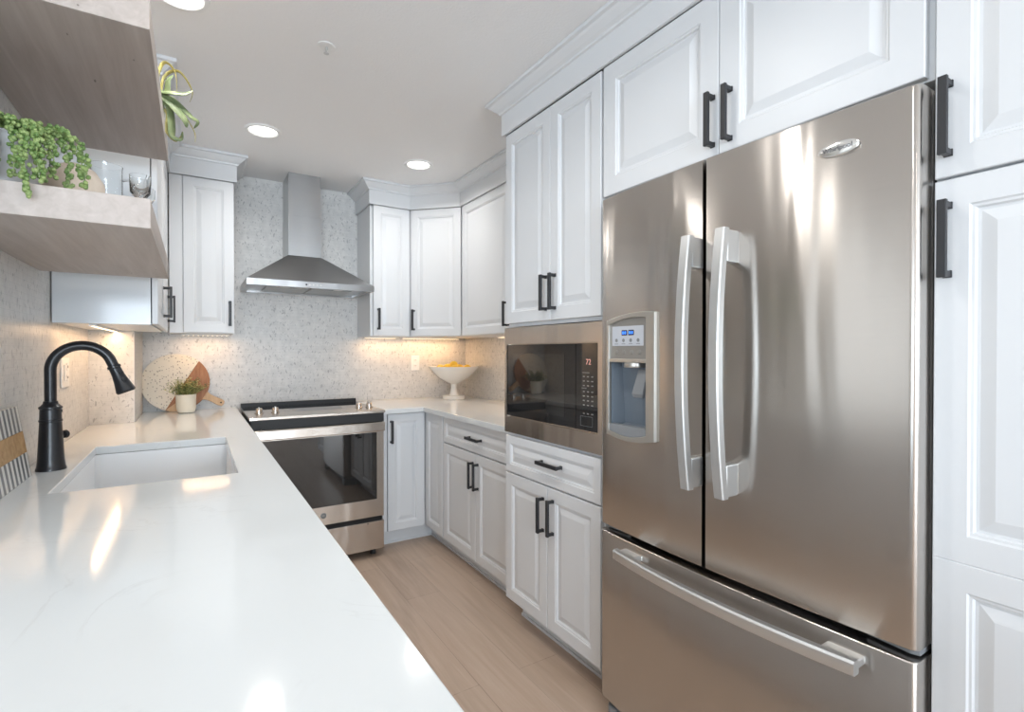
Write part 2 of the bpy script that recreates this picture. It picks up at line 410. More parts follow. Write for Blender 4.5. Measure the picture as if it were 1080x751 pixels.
# left: run on the left wall, then one door on the back wall
c = thing('left_wall_cabinet', 'white wall cabinet beyond the floating shelves, plain glossy end panel and two doors', 'cabinet', (-.125, 2.52, 1.395), PI/2)
B().box(.018, .955, .026, .326, 0, .905).done('body', 'cab', c)
B().box(0, .017, .024, .326, 0, .905).done('end_panel', 'panel', c)
B().box(.951, .9775, .003, .0235, 0, .905).done('filler', 'cab', c)
door(c, .003, .004, .480, .900, hx=.425, hz=.125)
door(c, .487, .004, .462, .900, hx=.405, hz=.125)
c = thing('left_corner_wall_cabinet', 'white wall cabinet on the back wall left of the range hood', 'cabinet', (-.12, 3.50, 1.395))
B().box(.0, .328, .022, .346, 0, .912).done('body', 'cab', c)
B().box(.0, .064, .002, .0215, .0, .912).done('filler', 'cab', c)
door(c, .067, .004, .259, .908, hx=.236, hz=.115)

# ------------------------------------------------------------------ frieze and crown mouldings
def sweep(name, path, prof):
    pts = [Vector((*p, 0)) for p in path]; N = len(pts); rs = []
    for i, p in enumerate(pts):
        def nrm(a, b):
            d = (b-a).normalized(); return Vector((d.y, -d.x, 0))   # outward = right of travel
        if i == 0: m_ = nrm(pts[0], pts[1])
        elif i == N-1: m_ = nrm(pts[-2], pts[-1])
        else:
            a, b_ = nrm(pts[i-1], p), nrm(p, pts[i+1]); m_ = (a+b_); m_ = m_ / (m_.dot(a))
        rs.append([(p.x+m_.x*o, p.y+m_.y*o, z) for o, z in prof])
    return struct(B().rings(rs).done(name, 'cab'))
T = CEIL
P0 = [(0, 2.309), (.012, 2.309), (.012, 2.405), (.020, 2.408), (.022, 2.416), (.034, 2.424), (.052, 2.440), (.058, 2.447), (.070, 2.450), (.070, T-.001), (0, T-.001)]
# outward is the right-hand side of travel: main run travelled towards +y, then round the end
def crown(name, path, flip=False):
    if flip: path = path[::-1]
    return sweep(name, path, P0)
crown('trim_2', [(1.525, 2.063), (1.255, 2.063), (1.255, -.146)])                        # travel -y: right is -x
crown('trim_3', [(1.038, 3.849), (1.038, 3.50), (1.3265, 3.50), (1.60, 3.2265), (1.60, 2.146)])
crown('trim_4', [(XL+.001, 2.518), (-.125, 2.518), (-.125, 3.498), (.210, 3.498), (.210, 3.849)])

# ------------------------------------------------------------------ base cabinets, left run under the long counter (fronts face +x)
for y0, w, lab in ((-.42, .86, 'white base cabinet under the near end of the long counter, behind the camera side'),
                   (.45, 1.05, 'white base cabinet under the long counter, near side of the sink'),
                   (1.51, 1.20, 'white double-door sink base cabinet under the long counter'),
                   (2.72, .50, 'white base cabinet under the long counter beside the oven')):
    c = thing('base_cabinet', lab, 'cabinet', (.205, y0, 0), PI/2)
    if 'sink' in lab and 'double' in lab: B().box(0, w, .022, .63, .105, .62).box(0, w, .022, .05, .62, .88).done('body', 'cab', c)
    else: B().box(0, w, .022, .63, .105, .88).done('body', 'cab', c)
    B().box(0, w, .08, .60, 0, .104).done('toe_kick', 'cab', c)
    n = 1 if w < .6 else 2
    for k in range(n):
        dw = (w-.006)/n
        door(c, .003+k*dw, .105, dw-.003, .770, hx=(dw-.035 if k == 0 else .03), hz=.655)

# ------------------------------------------------------------------ counters
b = B(); z0, z1 = .884, .914
xs = [-.80, XL+.001, -.325, -.268, .113, .235]; ys = [-.45, 1.195, 1.76, 2.53, 3.305, 3.849]
def inside(x, y):
    if x < XL: return y < 1.195
    if -.325 < x < .113 and 1.76 < y < 2.53: return False
    if y > 3.305: return x > -.268
    return True
cell = {(i, j): inside((xs[i]+xs[i+1])/2, (ys[j]+ys[j+1])/2) for i in range(5) for j in range(5)}
vt = {}
def V(i, j, z):
    if (i, j, z) not in vt: vt[(i, j, z)] = b.bm.verts.new((xs[i], ys[j], z))
    return vt[(i, j, z)]
for (i, j), ok in cell.items():
    if not ok: continue
    b.bm.faces.new((V(i,j,z1), V(i+1,j,z1), V(i+1,j+1,z1), V(i,j+1,z1)))
    b.bm.faces.new((V(i,j+1,z0), V(i+1,j+1,z0), V(i+1,j,z0), V(i,j,z0)))
    for (di, dj, p, q) in ((-1,0,(i,j+1),(i,j)), (1,0,(i+1,j),(i+1,j+1)), (0,-1,(i,j),(i+1,j)), (0,1,(i+1,j+1),(i,j+1))):
        if not cell.get((i+di, j+dj), False):
            b.bm.faces.new((V(*p,z0), V(*q,z0), V(*q,z1), V(*p,z1)))
tag(b.done('countertop', 'quartz', bevel=.0025), 'long white veined quartz countertop holding the sink, filling the lower left', 'countertop')
b = B().prism([(1.018, 3.19), (1.30, 3.19), (1.30, 2.064), (1.949, 2.064), (1.949, 3.849), (1.018, 3.849)], .882, .914)
tag(b.done('countertop', 'quartz', bevel=.0025), 'L-shaped white quartz countertop under the fruit bowl, right of the oven', 'countertop')

# sink (undermount)
sk = thing('kitchen_sink', 'white rectangular undermount sink set into the long counter', 'sink', (-.106, 2.145, .66))
def rr(x0, x1, y0, y1, r, z, n=6):
    out = []
    for cx_, cy_, a0 in ((x1-r, y1-r, 0), (x0+r, y1-r, 90), (x0+r, y0+r, 180), (x1-r, y0+r, 270)):
        for k in range(n+1):
            a = math.radians(a0 + 90*k/n); out.append((cx_+r*math.cos(a), cy_+r*math.sin(a), z))
    return out
hx, hy = .219+.004, .385+.004
rs = [rr(-hx-.02, hx+.02, -hy-.02, hy+.02, .02, .222), rr(-hx, hx, -hy, hy, .02, .222), rr(-hx+.004, hx-.004, -hy+.004, hy-.004, .03, .03), rr(-hx+.03, hx-.03, -hy+.03, hy-.03, .03, .010),
      rr(-.05, .05, -.05, .05, .045, .004)]
B().rings(rs, cap0=False).done('basin', 'sink', sk, smooth=True)
rs = [rr(-hx-.02, hx+.02, -hy-.02, hy+.02, .02, .2215), rr(-hx-.008, hx+.008, -hy-.008, hy+.008, .03, 0.02), rr(-hx+.03, hx-.03, -hy+.03, hy-.03, .03, .0)]
B().rings(rs, cap0=False).done('outer_shell', 'sink', sk, smooth=True)
B().lathe([(.040, .0045), (.040, .008), (.030, .008), (.026, .006)]).done('drain', 'handle_steel', sk, smooth=True)

# faucet
fa = thing('kitchen_faucet', 'tall matte black gooseneck faucet standing behind the sink', 'faucet', (-.384, 2.12, .914))
B().lathe([(.0375, 0), (.0375, .005), (.0355, .010), (.0345, .018), (.0330, .03), (.0310, .075), (.0285, .125), (.0272, .150), (.0290, .152), (.0290, .157), (.0272, .159), (.0262, .190), (.0290, .193), (.0290, .198), (.024, .202), (.019, .208), (.0175, .216)], n=48).done('base', 'faucet', fa, smooth=True)
R_ = .078; zc = .313
path = [(0, 0, .205), (0, 0, .25), (0, 0, zc)]
for k in range(1, 25):
    a = math.radians(180 - k*6.75); path.append((R_+R_*math.cos(a), 0, zc+R_*math.sin(a)))
d_ = (Vector(path[-1])-Vector(path[-2])).normalized()
path.append(tuple(Vector(path[-1]) + d_*.016)); e = Vector(path[-1])
B().tube(path, .0152, 24).done('gooseneck', 'faucet', fa, smooth=True)
hd = B().lathe([(.0165, -.004), (.0188, -.002), (.0188, .004), (.0162, .007), (.0172, .03), (.0212, .055), (.0265, .080), (.0280, .086), (.025, .092), (.018, .092)], c=e, axis=d_, n=40).done('spray_head', 'faucet', fa, smooth=True)
b = B(); side = Vector((.62, -.78, 0)).normalized()
sd_ = (side - d_*side.dot(d_)).normalized()
for t_, r_ in ((.026, .006), (.050, .0085)):
    b.lathe([(r_, 0), (r_, .006), (r_*.7, .0075)], c=e + d_*t_ + sd_*(.0145 if t_ < .04 else .0165), axis=sd_, n=20)
b.done('spray_buttons', 'rubber', hd, smooth=True)
B().lathe([(.008, .0), (.008, .010), (.012, .012), (.0135, .020), (.011, .024), (.004, .026)], c=(.018, .020, .105), axis=(.60, .80, 0), n=24).done('handle_knob', 'faucet', fa, smooth=True)
B().box(-.002, .003, -.003, .003, 0, .009).done('indicator', 'faucet', fa, loc=(.0255, -.002, .180))

# striped board leaning on the left wall
lean = math.atan2(.030, .21)
sb = thing('serving_board', 'grey and white striped serving board with a wooden band, leaning on the left wall', 'serving board', (-.414, 2.045, .9145), PI/2)
sb.rotation_euler = (lean*-1, 0, PI/2)
b = B().box(-.42, 0, .0, .012, 0, .073).box(-.42, 0, .0, .012, .137, .212); b.done('striped_slab', 'stripe', sb, bevel=.001)
B().box(-.42, .0, -.0005, .0125, .0735, .1365).done('wood_band', 'mango', sb)

# round board
rb = thing('round_serving_board', 'round cream terrazzo and reddish wood board with a handle, leaning on the back wall', 'serving board', (-.098, 3.775, .9145))
rb.rotation_euler = (-.20, 0, 0)
R = .182; ang = math.radians(-30)     # handle direction in the board plane (x right, z up)
def bp(x, z): # rotate board-plane coords
    return (x*math.cos(ang)-z*math.sin(ang), x*math.sin(ang)+z*math.cos(ang)+R)
def arc(a0, a1, n=40): return [bp(R*math.cos(math.radians(a0+(a1-a0)*k/n)), R*math.sin(math.radians(a0+(a1-a0)*k/n))) for k in range(n+1)]
B().prism(arc(78, 282), 0, .014, 1).done('terrazzo_disc', 'terrazzo', rb, bevel=.0015)
B().prism(arc(-77.8, 77.8), 0, .014, 1).done('wood_half', 'walnut', rb, bevel=.0015)
hnd = [bp(x, z) for x, z in ((R*.96, .030), (R+.02, .020), (R+.05, .019), (R+.09, .022), (R+.112, .018), (R+.118, 0), (R+.112, -.018), (R+.09, -.022), (R+.05, -.019), (R+.02, -.020), (R*.96, -.030))]
hb = B().prism(hnd, .0, .0135, 1).done('handle', 'beech', rb, bevel=.002)
B().lathe([(.005, -.0008), (.005, .0002)], c=(*[bp(R+.098, 0)[0]], -.0002, bp(R+.098, 0)[1]), axis=(0, 1, 0), n=16).done('hanging_hole', 'void', hb)
B().prism(arc(-77.8, -30, 20) + [bp(R*.38*1, -R*.55), bp(R*.21, -R*.977)][:1], -.0012, .0, 1).done('pale_lower_segment', 'beech', rb)  # thin paler layer over the lower part of the wood half

# potted plant on the counter
pp = thing('potted_plant', 'small variegated leafy plant in a cream pot before the round board', 'potted plant', (-.044, 3.66, .9145))
B().lathe([(.036, 0), (.045, .006), (.051, .03), (.0535, .105), (.0545, .112), (.050, .112), (.048, .098), (.0, .097)][:-1]).done('pot', 'cream', pp, smooth=True)
B().lathe([(.0475, .096), (.0475, .101)]).done('soil', 'soil', pp)
def leaf(b, p, d, l, w, up=None, curl=.3):
    d = Vector(d).normalized(); s_ = d.cross(Vector((0, 0, 1)) if abs(d.z) < .95 else Vector((1, 0, 0))).normalized(); n_ = s_.cross(d)
    p = Vector(p); q = []
    L_ = [b.bm.verts.new(p)]; c0 = None
    mids = []
    for t_, ww in ((.3, .8), (.6, 1), (.85, .55)):
        cpt = p + d*l*t_ - Vector((0, 0, 1))*curl*l*t_*t_
        mids.append((b.bm.verts.new(cpt + s_*w*ww*.5 + n_*w*.12), b.bm.verts.new(cpt), b.bm.verts.new(cpt - s_*w*ww*.5 + n_*w*.12)))
    tip = b.bm.verts.new(p + d*l - Vector((0, 0, 1))*curl*l)
    b.bm.faces.new((L_[0], mids[0][1], mids[0][0])); b.bm.faces.new((L_[0], mids[0][2], mids[0][1]))
    for a, c_ in zip(mids, mids[1:]):
        b.bm.faces.new((a[0], a[1], c_[1], c_[0])); b.bm.faces.new((a[1], a[2], c_[2], c_[1]))
    a = mids[-1]; b.bm.faces.new((a[0], a[1], tip)); b.bm.faces.new((a[1], a[2], tip))
b = B(); st = B()
for k in range(95):
    a = random.uniform(0, 2*PI); rr_ = random.uniform(.0, .042); el = random.uniform(.45, 1.5)
    r0 = Vector((math.cos(a)*rr_, math.sin(a)*rr_, .10)); dd = Vector((math.cos(a)*math.cos(el), math.sin(a)*math.cos(el), math.sin(el)))
    ln = random.uniform(.065, .118); tip = r0 + dd*ln
    st.tube([r0, r0 + dd*ln*.5, tip], .0009, 5)
    for q in range(7):
        t_ = .35 + .65*q/6; aa = random.uniform(0, 2*PI)
        leaf(b, r0 + dd*ln*t_, (math.cos(aa), math.sin(aa), random.uniform(.0, .9)), random.uniform(.015, .025), random.uniform(.009, .013))
b.done('leaves', 'leaf', pp); st.done('stems', 'leaf', pp)

# ------------------------------------------------------------------ range
rg = thing('range', 'stainless steel slide-in electric range with black oven window below the hood', 'oven range', (.252, 3.10, 0))
w = .758
B().box(.012, w-.012, .045, .70, .045, .895).done('body', 'sidesteel', rg)
B().box(0, w, 0, .40, .905, .921).done('control_panel', 'rangesteel', rg, bevel=.002)
B().box(.004, w-.004, .402, .655, .900, .9195).done('glass_cooktop', 'blackglass', rg, bevel=.001)
B().box(.004, w-.006, .656, .672, .905, .944).done('rear_guard', 'rubber', rg, bevel=.003)
B().box(.262, .560, .23, .385, .9212, .9222).done('touch_display', 'greyplastic', rg)
B().box(.008, w-.008, .006, .043, .852, .9045).done('vent_strip', 'rubber', rg)
for x in (.070, .158, .655, .722):
    kb = B().lathe([(.0245, 0), (.0245, .003), (.018, .006), (.0172, .026), (.015, .030)], n=28).done('knob', 'rangesteel', rg, smooth=True, loc=(x, .225, .9212))
    B().box(-.003, .003, -.015, .015, .0295, .035).done('grip', 'handle_steel', kb, bevel=.001)
dr = B().rings([[(0, .045, .252), (w, .045, .252), (w, .045, .850), (0, .045, .850)], [(0, .006, .252), (w, .006, .252), (w, .006, .850), (0, .006, .850)],
    [(.004, .002, .256), (w-.004, .002, .256), (w-.004, .002, .846), (.004, .002, .846)],
    [(.045, .002, .364), (w-.045, .002, .364), (w-.045, .002, .782), (.045, .002, .782)], [(.045, .010, .364), (w-.045, .010, .364), (w-.045, .010, .782), (.045, .010, .782)]])
dr = dr.done('oven_door', 'rangesteel', rg, loc=(0, .028, 0))
B().box(.046, w-.046, .0045, .0095, .365, .781).done('oven_window', 'ovenglass', dr)
# broad full-width pull
hp = []
for k in range(25):
    t_ = -1 + k/12; hp.append((w/2 + t_*(w/2-.004), -.030 - .010*(1-t_*t_), 0))
rs = []
for (x, y, z) in hp: rs.append([(x, y, .792), (x, y-.004, .797), (x, y-.004, .842), (x, y, .848), (x, y+.012, .848), (x, y+.012, .792)])
ph = B().rings(rs).done('oven_handle', 'rangesteel', dr)
for x in (.03, w-.06):
    B().box(x, x+.03, -.024, .0018, .80, .840).done('handle_bracket', 'rangesteel', ph, bevel=.002)
B().lathe([(.016, 0), (.016, .0015), (.0135, .0022)], axis=(0, -1, 0), n=32, c=(.392, .0022, .312)).done('round_badge', 'greyplastic', dr, smooth=True)
text('badge_lettering', 'GE', .015, 'silverplastic', dr, (.392, -.0005, .312), FR)
dd = B().box(.0, w, .004, .044, .048, .226).box(.0, w, .0, .004, .205, .226).done('storage_drawer', 'rangesteel', rg, bevel=.002, loc=(0, .028, 0))
B().box(.01, w-.01, .04, .06, .228, .25).done('drawer_gap', 'void', rg)
B().lathe([(.0035, 0), (.0035, .001)], axis=(0, -1, 0), n=16, c=(.655, .0, .216)).done('screw', 'rubber', dd)
for x in (.05, w-.05):
    B().lathe([(.018, 0), (.018, .045)], n=20).done('foot', 'rubber', rg, loc=(x, .10, 0))

# ------------------------------------------------------------------ range hood
hd = thing('range_hood', 'stainless steel pyramid chimney range hood on the back wall', 'range hood', (.262, 3.36, 1.685))
hw, hdp = .758, .489
o_ = B().rings([[(0, 0, 0), (hw, 0, 0), (hw, hdp, 0), (0, hdp, 0)], [(0, 0, .038), (hw, 0, .038), (hw, hdp, .038), (0, hdp, .038)],
    [(.262, .235, .235), (.470, .235, .235), (.470, hdp, .235), (.262, hdp, .235)]], cap0=False).done('canopy', 'hoodsteel', hd)
B().rings([[(0, 0, .0), (hw, 0, .0), (hw, hdp, .0), (0, hdp, .0)], [(.03, .03, 0), (hw-.03, .03, 0), (hw-.03, hdp-.03, 0), (.03, hdp-.03, 0)],
    [(.03, .03, .012), (hw-.03, .03, .012), (hw-.03, hdp-.03, .012), (.03, hdp-.03, .012)]], cap0=False).done('underside_rim', 'hoodsteel', hd)
for x0, x1 in ((.12, .372), (.382, .640)):
    B().box(x0, x1, .12, .40, .004, .011).done('grease_filter', 'filter', hd, bevel=.001)
for x in (.22, .54):
    B().lathe([(.030, 0.004), (.030, .011)], c=(x, .075, 0), n=24).done('hood_lamp', 'white', hd)
B().box(.264, .468, .238, hdp, .235, .50).done('lower_chimney', 'hoodsteel', hd)
B().box(.266, .466, .240, hdp, .501, CEIL-1.685-.001).done('upper_chimney', 'hoodsteel', hd)
b = B()
for k in range(4): b.lathe([(.0045, 0), (.0045, .002)], axis=(0, -1, 0), c=(.352+k*.022, -.0002, .019), n=14)
b.done('control_buttons', 'silverplastic', hd)
B().prism([(.325, .019), (.332, .026), (.339, .019), (.332, .012)], -.0015, -.0002, 1).done('emblem', 'rubber', hd)

# ------------------------------------------------------------------ fruit bowl, lemons
bw = thing('pedestal_bowl', 'wide white footed bowl on the right counter, holding lemons', 'bowl', (1.730, 3.620, .9145))
B().lathe([(.086, 0), (.088, .004), (.086, .026), (.040, .030), (.030, .045), (.022, .09), (.024, .118), (.034, .122), (.062, .135), (.12, .170), (.165, .215), (.197, .252), (.200, .256), (.195, .256), (.160, .221), (.115, .178), (.06, .150), (.02, .146)], n=56).done('bowl_body', 'bowl', bw, smooth=True)
def lemon_bm():
    b = B(); pr_ = []
    for k in range(17):
        t_ = -1 + k/8; r_ = .029*math.sqrt(max(0, 1-abs(t_)**2.3)); pr_.append((max(r_, .0035 if abs(t_) > .99 else .007), t_*.036))
    return b.lathe([(.002, -.041)] + pr_ + [(.002, .041)], n=24)
ref = None
spots = [(.115*math.cos(a_), .115*math.sin(a_), .240) for a_ in (3.3, 4.35, 5.4, 6.25, 2.3)] + [(0, 0, .268), (.088, .074, .240), (.0, .115, .244), (-.045, -.022, .208), (.045, -.018, .208)]
names = ['lemon at the left rim of the footed bowl', 'lemon at the front left of the footed bowl', 'lemon at the front right of the footed bowl', 'lemon at the right rim of the footed bowl',
         'lemon at the back left of the footed bowl', 'topmost lemon in the middle of the footed bowl', 'lemon at the back right of the footed bowl', 'lemon furthest back in the footed bowl',
         'lemon underneath the top one in the footed bowl, left', 'lemon underneath the top one in the footed bowl, right']
for (x, y, z), nm in zip(spots, names):
    if ref is None: ref = lemon_bm().done('lemon', 'lemon', smooth=True); o = ref
    else: o = ref.copy(); COL.objects.link(o)
    o.location = (1.730+x, 3.620+y, .9145+z); o.rotation_euler = (PI/2+random.uniform(-.2, .2), 0, math.atan2(y, x))
    tag(o, 'yellow ' + nm, 'lemon', 'lemons in the footed bowl')

# ------------------------------------------------------------------ outlets
def outlet(loc, rz, label, gang=1):
    t = thing('wall_outlet', label, 'outlet', loc, rz)
    B().box(-.036*gang, .036*gang, -.006, 0, -.060, .060).done('cover_plate', 'white', t, bevel=.002)
    for g_ in range(gang):
        x = (g_-(gang-1)/2)*.046
        if gang == 1 or g_ == 1:
            for z in (-.022, .022):
                s = B().box(x-.015, x+.015, -.0085, -.006, z-.015, z+.015).done('socket', 'white', t, bevel=.002)
                B().box(x-.007, x-.005, -.0092, -.0086, z-.004, z+.006).box(x+.005, x+.007, -.0092, -.0086, z-.004, z+.006).done('slots', 'void', s)
        else:
            B().box(x-.016, x+.016, -.010, -.006, -.033, .033).done('rocker', 'white', t, bevel=.002)
outlet((1.496, YB-.0008, 1.195), 0, 'white wall outlet on the back wall between the range and the footed bowl')
outlet((XL+.0008, 2.74, 1.200), PI/2, 'white double wall plate on the left wall seen through the faucet arch', 2)

# ------------------------------------------------------------------ refrigerator (local x runs to the right, front at y=0)
fg = thing('refrigerator', 'stainless steel french-door refrigerator with bottom freezer drawer and ice dispenser', 'refrigerator', (1.203, 1.334, 0), RX)
FW = .917
def fy(x):                      # gently bowed front
    t_ = (x - FW/2)/(FW/2); y = -.020*(1-t_*t_)
    for e_ in (x, FW-x):
        if e_ < .014: y += .014 - math.sqrt(max(0, .014**2 - (.014-e_)**2))
    return y
def xsamp(x0, x1):
    out = [x0]
    for base in (0, FW):
        for k in range(1, 8):
            e_ = .014*(1-math.cos(PI/2*k/7)); x = base + (e_ if base == 0 else -e_)
            if x0 < x < x1: out.append(x)
    n = 28
    out += [x0 + (x1-x0)*k/n for k in range(1, n) if .015 < x0 + (x1-x0)*k/n < FW-.015] + [x1]
    return sorted(set(round(v, 6) for v in out))
def bowed(name, x0, x1, z0, z1, hole=None, chamfer=.004):
    b = B(); xs_ = xsamp(x0, x1); D = .075
    zs = [z0, z0+chamfer*.4, z0+chamfer] + [z1-chamfer, z1-chamfer*.4, z1]
    off = [chamfer, chamfer*.3, 0, 0, chamfer*.3, chamfer]
    if hole:
        hx0_, hx1_, hz0, hz1 = hole
        xs_ = sorted(set([x for x in xs_ if abs(x-hx0_) > .004 and abs(x-hx1_) > .004] + [hx0_, hx1_]))
        zs = zs[:3] + [hz0, hz1] + zs[3:]; off = off[:3] + [0, 0] + off[3:]
    vs = [[b.bm.verts.new((x, fy(x)+o2, z)) for x in xs_] for z, o2 in zip(zs, off)]
    bv0 = [b.bm.verts.new((x, D, z0)) for x in (x0, x1)]; bv1 = [b.bm.verts.new((x, D, z1)) for x in (x0, x1)]
    for r in range(len(zs)-1):
        for k in range(len(xs_)-1):
            if hole and zs[r] == hz0 and zs[r+1] == hz1 and hx0_-1e-6 <= xs_[k] and xs_[k+1] <= hx1_+1e-6: continue
            b.bm.faces.new((vs[r][k], vs[r][k+1], vs[r+1][k+1], vs[r+1][k]))
    b.bm.faces.new([bv0[0], bv0[1]] + vs[0][::-1]); b.bm.faces.new([bv1[1], bv1[0]] + vs[-1])
    b.bm.faces.new([bv0[0]] + [v[0] for v in vs] + [bv1[0]]); b.bm.faces.new([bv1[1]] + [v[-1] for v in vs][::-1] + [bv0[1]])
    b.bm.faces.new((bv0[1], bv0[0], bv1[0], bv1[1]))
    return b
GAP0, GAP1 = .4325, .4445
dx0, dx1, dz0, dz1 = .058, .268, 1.010, 1.410
ld = bowed('door', .0, GAP0, .690, 1.812, hole=(dx0+.008, dx1-.008, dz0+.008, dz1-.018)).done('left_door', 'steel', fg, smooth=True)
rd = bowed('door', GAP1, FW, .690, 1.812).done('right_door', 'steel', fg, smooth=True)
fd = bowed('door', .0, FW, .085, .668).done('freezer_drawer', 'steel', fg, smooth=True)
B().box(.025, FW-.025, .080, .73, .085, 1.79).done('body', 'sidesteel', fg, bevel=.004)
B().box(.02, FW-.02, .045, .079, .669, .689).box(GAP0, GAP1, .02, .074, .700, 1.80).done('gasket', 'void', fg)
B().prism([(FW-.10, .030), (FW-.02, .024), (FW-.004, .03), (FW-.004, .11), (FW-.10, .11)], .672, .686).done('lower_hinge', 'greyplastic', fg, bevel=.002)
B().prism([(.10, .030), (.02, .024), (.004, .03), (.004, .11), (.10, .11)], .672, .686).done('lower_hinge', 'greyplastic', fg, bevel=.002)
B().box(FW-.065, FW-.001, .0795, .15, 1.7905, 1.808).done('upper_hinge', 'rubber', fg, bevel=.003)
for x in (.02, FW-.11):
    B().prism([(x, .02), (x+.012, .008), (x+.078, .008), (x+.09, .02), (x+.09, .12), (x, .12)], .0, .062).done('foot_cover', 'greyplastic', fg, bevel=.006)
B().box(.11, FW-.11, .045, .07, .012, .075).done('kick_grille', 'sidesteel', fg)

def bow_handle(parent, xc, zlo, zhi):
    y0 = fy(xc); n = 30; rs = []
    for k in range(n+1):
        t_ = -1 + 2*k/n; z = zlo + (zhi-zlo)*k/n
        yf = y0 - .062 - .026*(1-t_*t_); hw_ = .0145; th = .024
        rs.append([(xc-hw_, yf+.003, z), (xc-hw_+.003, yf, z), (xc+hw_-.003, yf, z), (xc+hw_, yf+.003, z), (xc+hw_, yf+th-.003, z), (xc+hw_-.003, yf+th, z), (xc-hw_+.003, yf+th, z), (xc-hw_, yf+th-.003, z)])
    h = B().rings(rs).done('door_handle', 'handle_steel', parent, smooth=True)
    for za, zb in ((zlo+.003, zlo+.085), (zhi-.085, zhi-.003)):
        B().box(xc-.0125, xc+.0125, y0-.046, y0+.001, za, zb).done('mount', 'handle_steel', h, bevel=.003)
    return h
bow_handle(ld, GAP0-.0195+.010, .912, 1.598)
bow_handle(rd, GAP1+.088-.004, .912, 1.598)
# freezer pull
rs = []; n = 36
for k in range(n+1):
    t_ = -1 + 2*k/n; x = .130 + (.832-.130)*k/n; y = fy(x) - .056 - .018*(1-t_*t_)
    rs.append([(x, y+.003, .618), (x, y, .622), (x, y, .644), (x, y+.004, .649), (x, y+.020, .649), (x, y+.022, .646), (x, y+.022, .620), (x, y+.020, .618)])
fh = B().rings(rs).done('freezer_handle', 'handle_steel', fd, smooth=True)
for xa, xb in ((.133, .205), (.757, .829)):
    xm = (xa+xb)/2
    B().prism([(xa, fy(xa)+.0005), (xb, fy(xb)+.0005), (xb, fy(xb)-.038), (xa, fy(xa)-.038)], .624, .643).done('mount', 'handle_steel', fh, bevel=.003)
# badge
xb_ = 1.334 - .5605
bd = B().rings([[(xb_+a_*.042*math.cos(2*PI*k/40), fy(xb_)-d__, 1.728+a_*.0155*math.sin(2*PI*k/40)) for k in range(40)] for a_, d__ in ((1, -.001), (1, .003), (.9, .0048), (.5, .006))]).done('badge', 'badge', rd, smooth=True)
text('badge_lettering', 'Whirlpool', .0145, 'ink', bd, (xb_, fy(xb_)-.0064, 1.728), FR)
# ice and water dispenser, curved with the door
def arched(x0, x1, z0, z1, top, bot, n=16):
    p = [(x0 + (x1-x0)*k/n, z0 - bot*math.sin(PI*k/n)) for k in range(n+1)]
    return p + [(x1 - (x1-x0)*k/n, z1 + top*math.sin(PI*(k/n)*.5 + PI*.0)*(1) * math.cos(PI*(k/n)*.0)) if False else (x1 - (x1-x0)*k/n, z1 + top*(1 - ((n-k)/n - .72)**2/.72**2)) for k in range(n+1)]
yd = fy(.16)
ds = B()
outer = arched(dx0, dx1, dz0, dz1-.022, .022, .014)
inner_top = .0
ox = [(x, yd-.016, z) for x, z in outer]; ob = [(x, fy(x)+.004, z) for x, z in outer]
cxm, czm = (dx0+dx1)/2, (dz0+dz1)/2
def shr(p, ix, iz): return (dx0+ix + (p[0]-dx0)*(dx1-dx0-ix*1.0-.034)/(dx1-dx0), p[1])
inn = [(dx0+.012 + (x-dx0)*(dx1-dx0-.012-.036)/(dx1-dx0), dz0+.014 + (z-dz0)*(dz1-dz0-.030)/(dz1-dz0)) for x, z in outer]
ds.rings([ob, ox, [(x, yd-.016, z) for x, z in inn], [(x, yd-.006, z) for x, z in inn]], cap0=False, cap1=False)
dsf = ds.done('dispenser_frame', 'silverplastic', ld, bevel=.002, angle=50)
ix0, ix1 = min(p[0] for p in inn), max(p[0] for p in inn)
iz0, iz1 = min(p[1] for p in inn), max(p[1] for p in inn)
toppts = [p for p in inn if p[1] > dz0+.2]; botpts = [p for p in inn if p[1] < dz0+.2]
zsplit = 1.262
cp = B().prism([(ix1, zsplit), *sorted([p for p in toppts], key=lambda p: -p[0]), (ix0, zsplit)], yd-.008, yd-.004, 1).done('control_panel', 'greysteel', dsf)
tp = B().box(ix0+.010, ix1-.014, yd-.0095, yd-.0082, 1.304, 1.368).done('touch_plate', 'lightgrey', dsf)
B().box(ix0, ix1, yd-.015, yd-.003, zsplit-.012, zsplit).done('cross_bar', 'silverplastic', dsf, bevel=.002)
b = B()
for k in range(2): b.box(ix0+.054+k*.030, ix0+.078+k*.030, yd-.0103, yd-.0096, 1.338, 1.355)
b.done('display_screen', 'rubber', dsf)
b = B()
for k in range(2):
    for q in range(2): b.box(ix0+.057+k*.030+q*.010, ix0+.064+k*.030+q*.010, yd-.0108, yd-.0104, 1.342, 1.351)
b.done('display_digits', 'blueled', dsf)
b = B()
for k in range(4):
    b.lathe([(.006, 0), (.006, .0006)], axis=(0, -1, 0), c=(ix0+.030+k*.032, yd-.0096, 1.322), n=16)
    b.box(ix0+.022+k*.032, ix0+.038+k*.032, yd-.0102, yd-.0096, 1.3095, 1.3115)
b.done('button_marks', 'greyplastic', dsf)
b = B()
for k in range(4): b.lathe([(.008, 0), (.008, .001), (.006, .0016)], axis=(0, -1, 0), c=(ix0+.028+k*.034, yd-.0082, 1.283), n=20)
b.done('dispenser_buttons', 'greysteel', dsf, smooth=True)
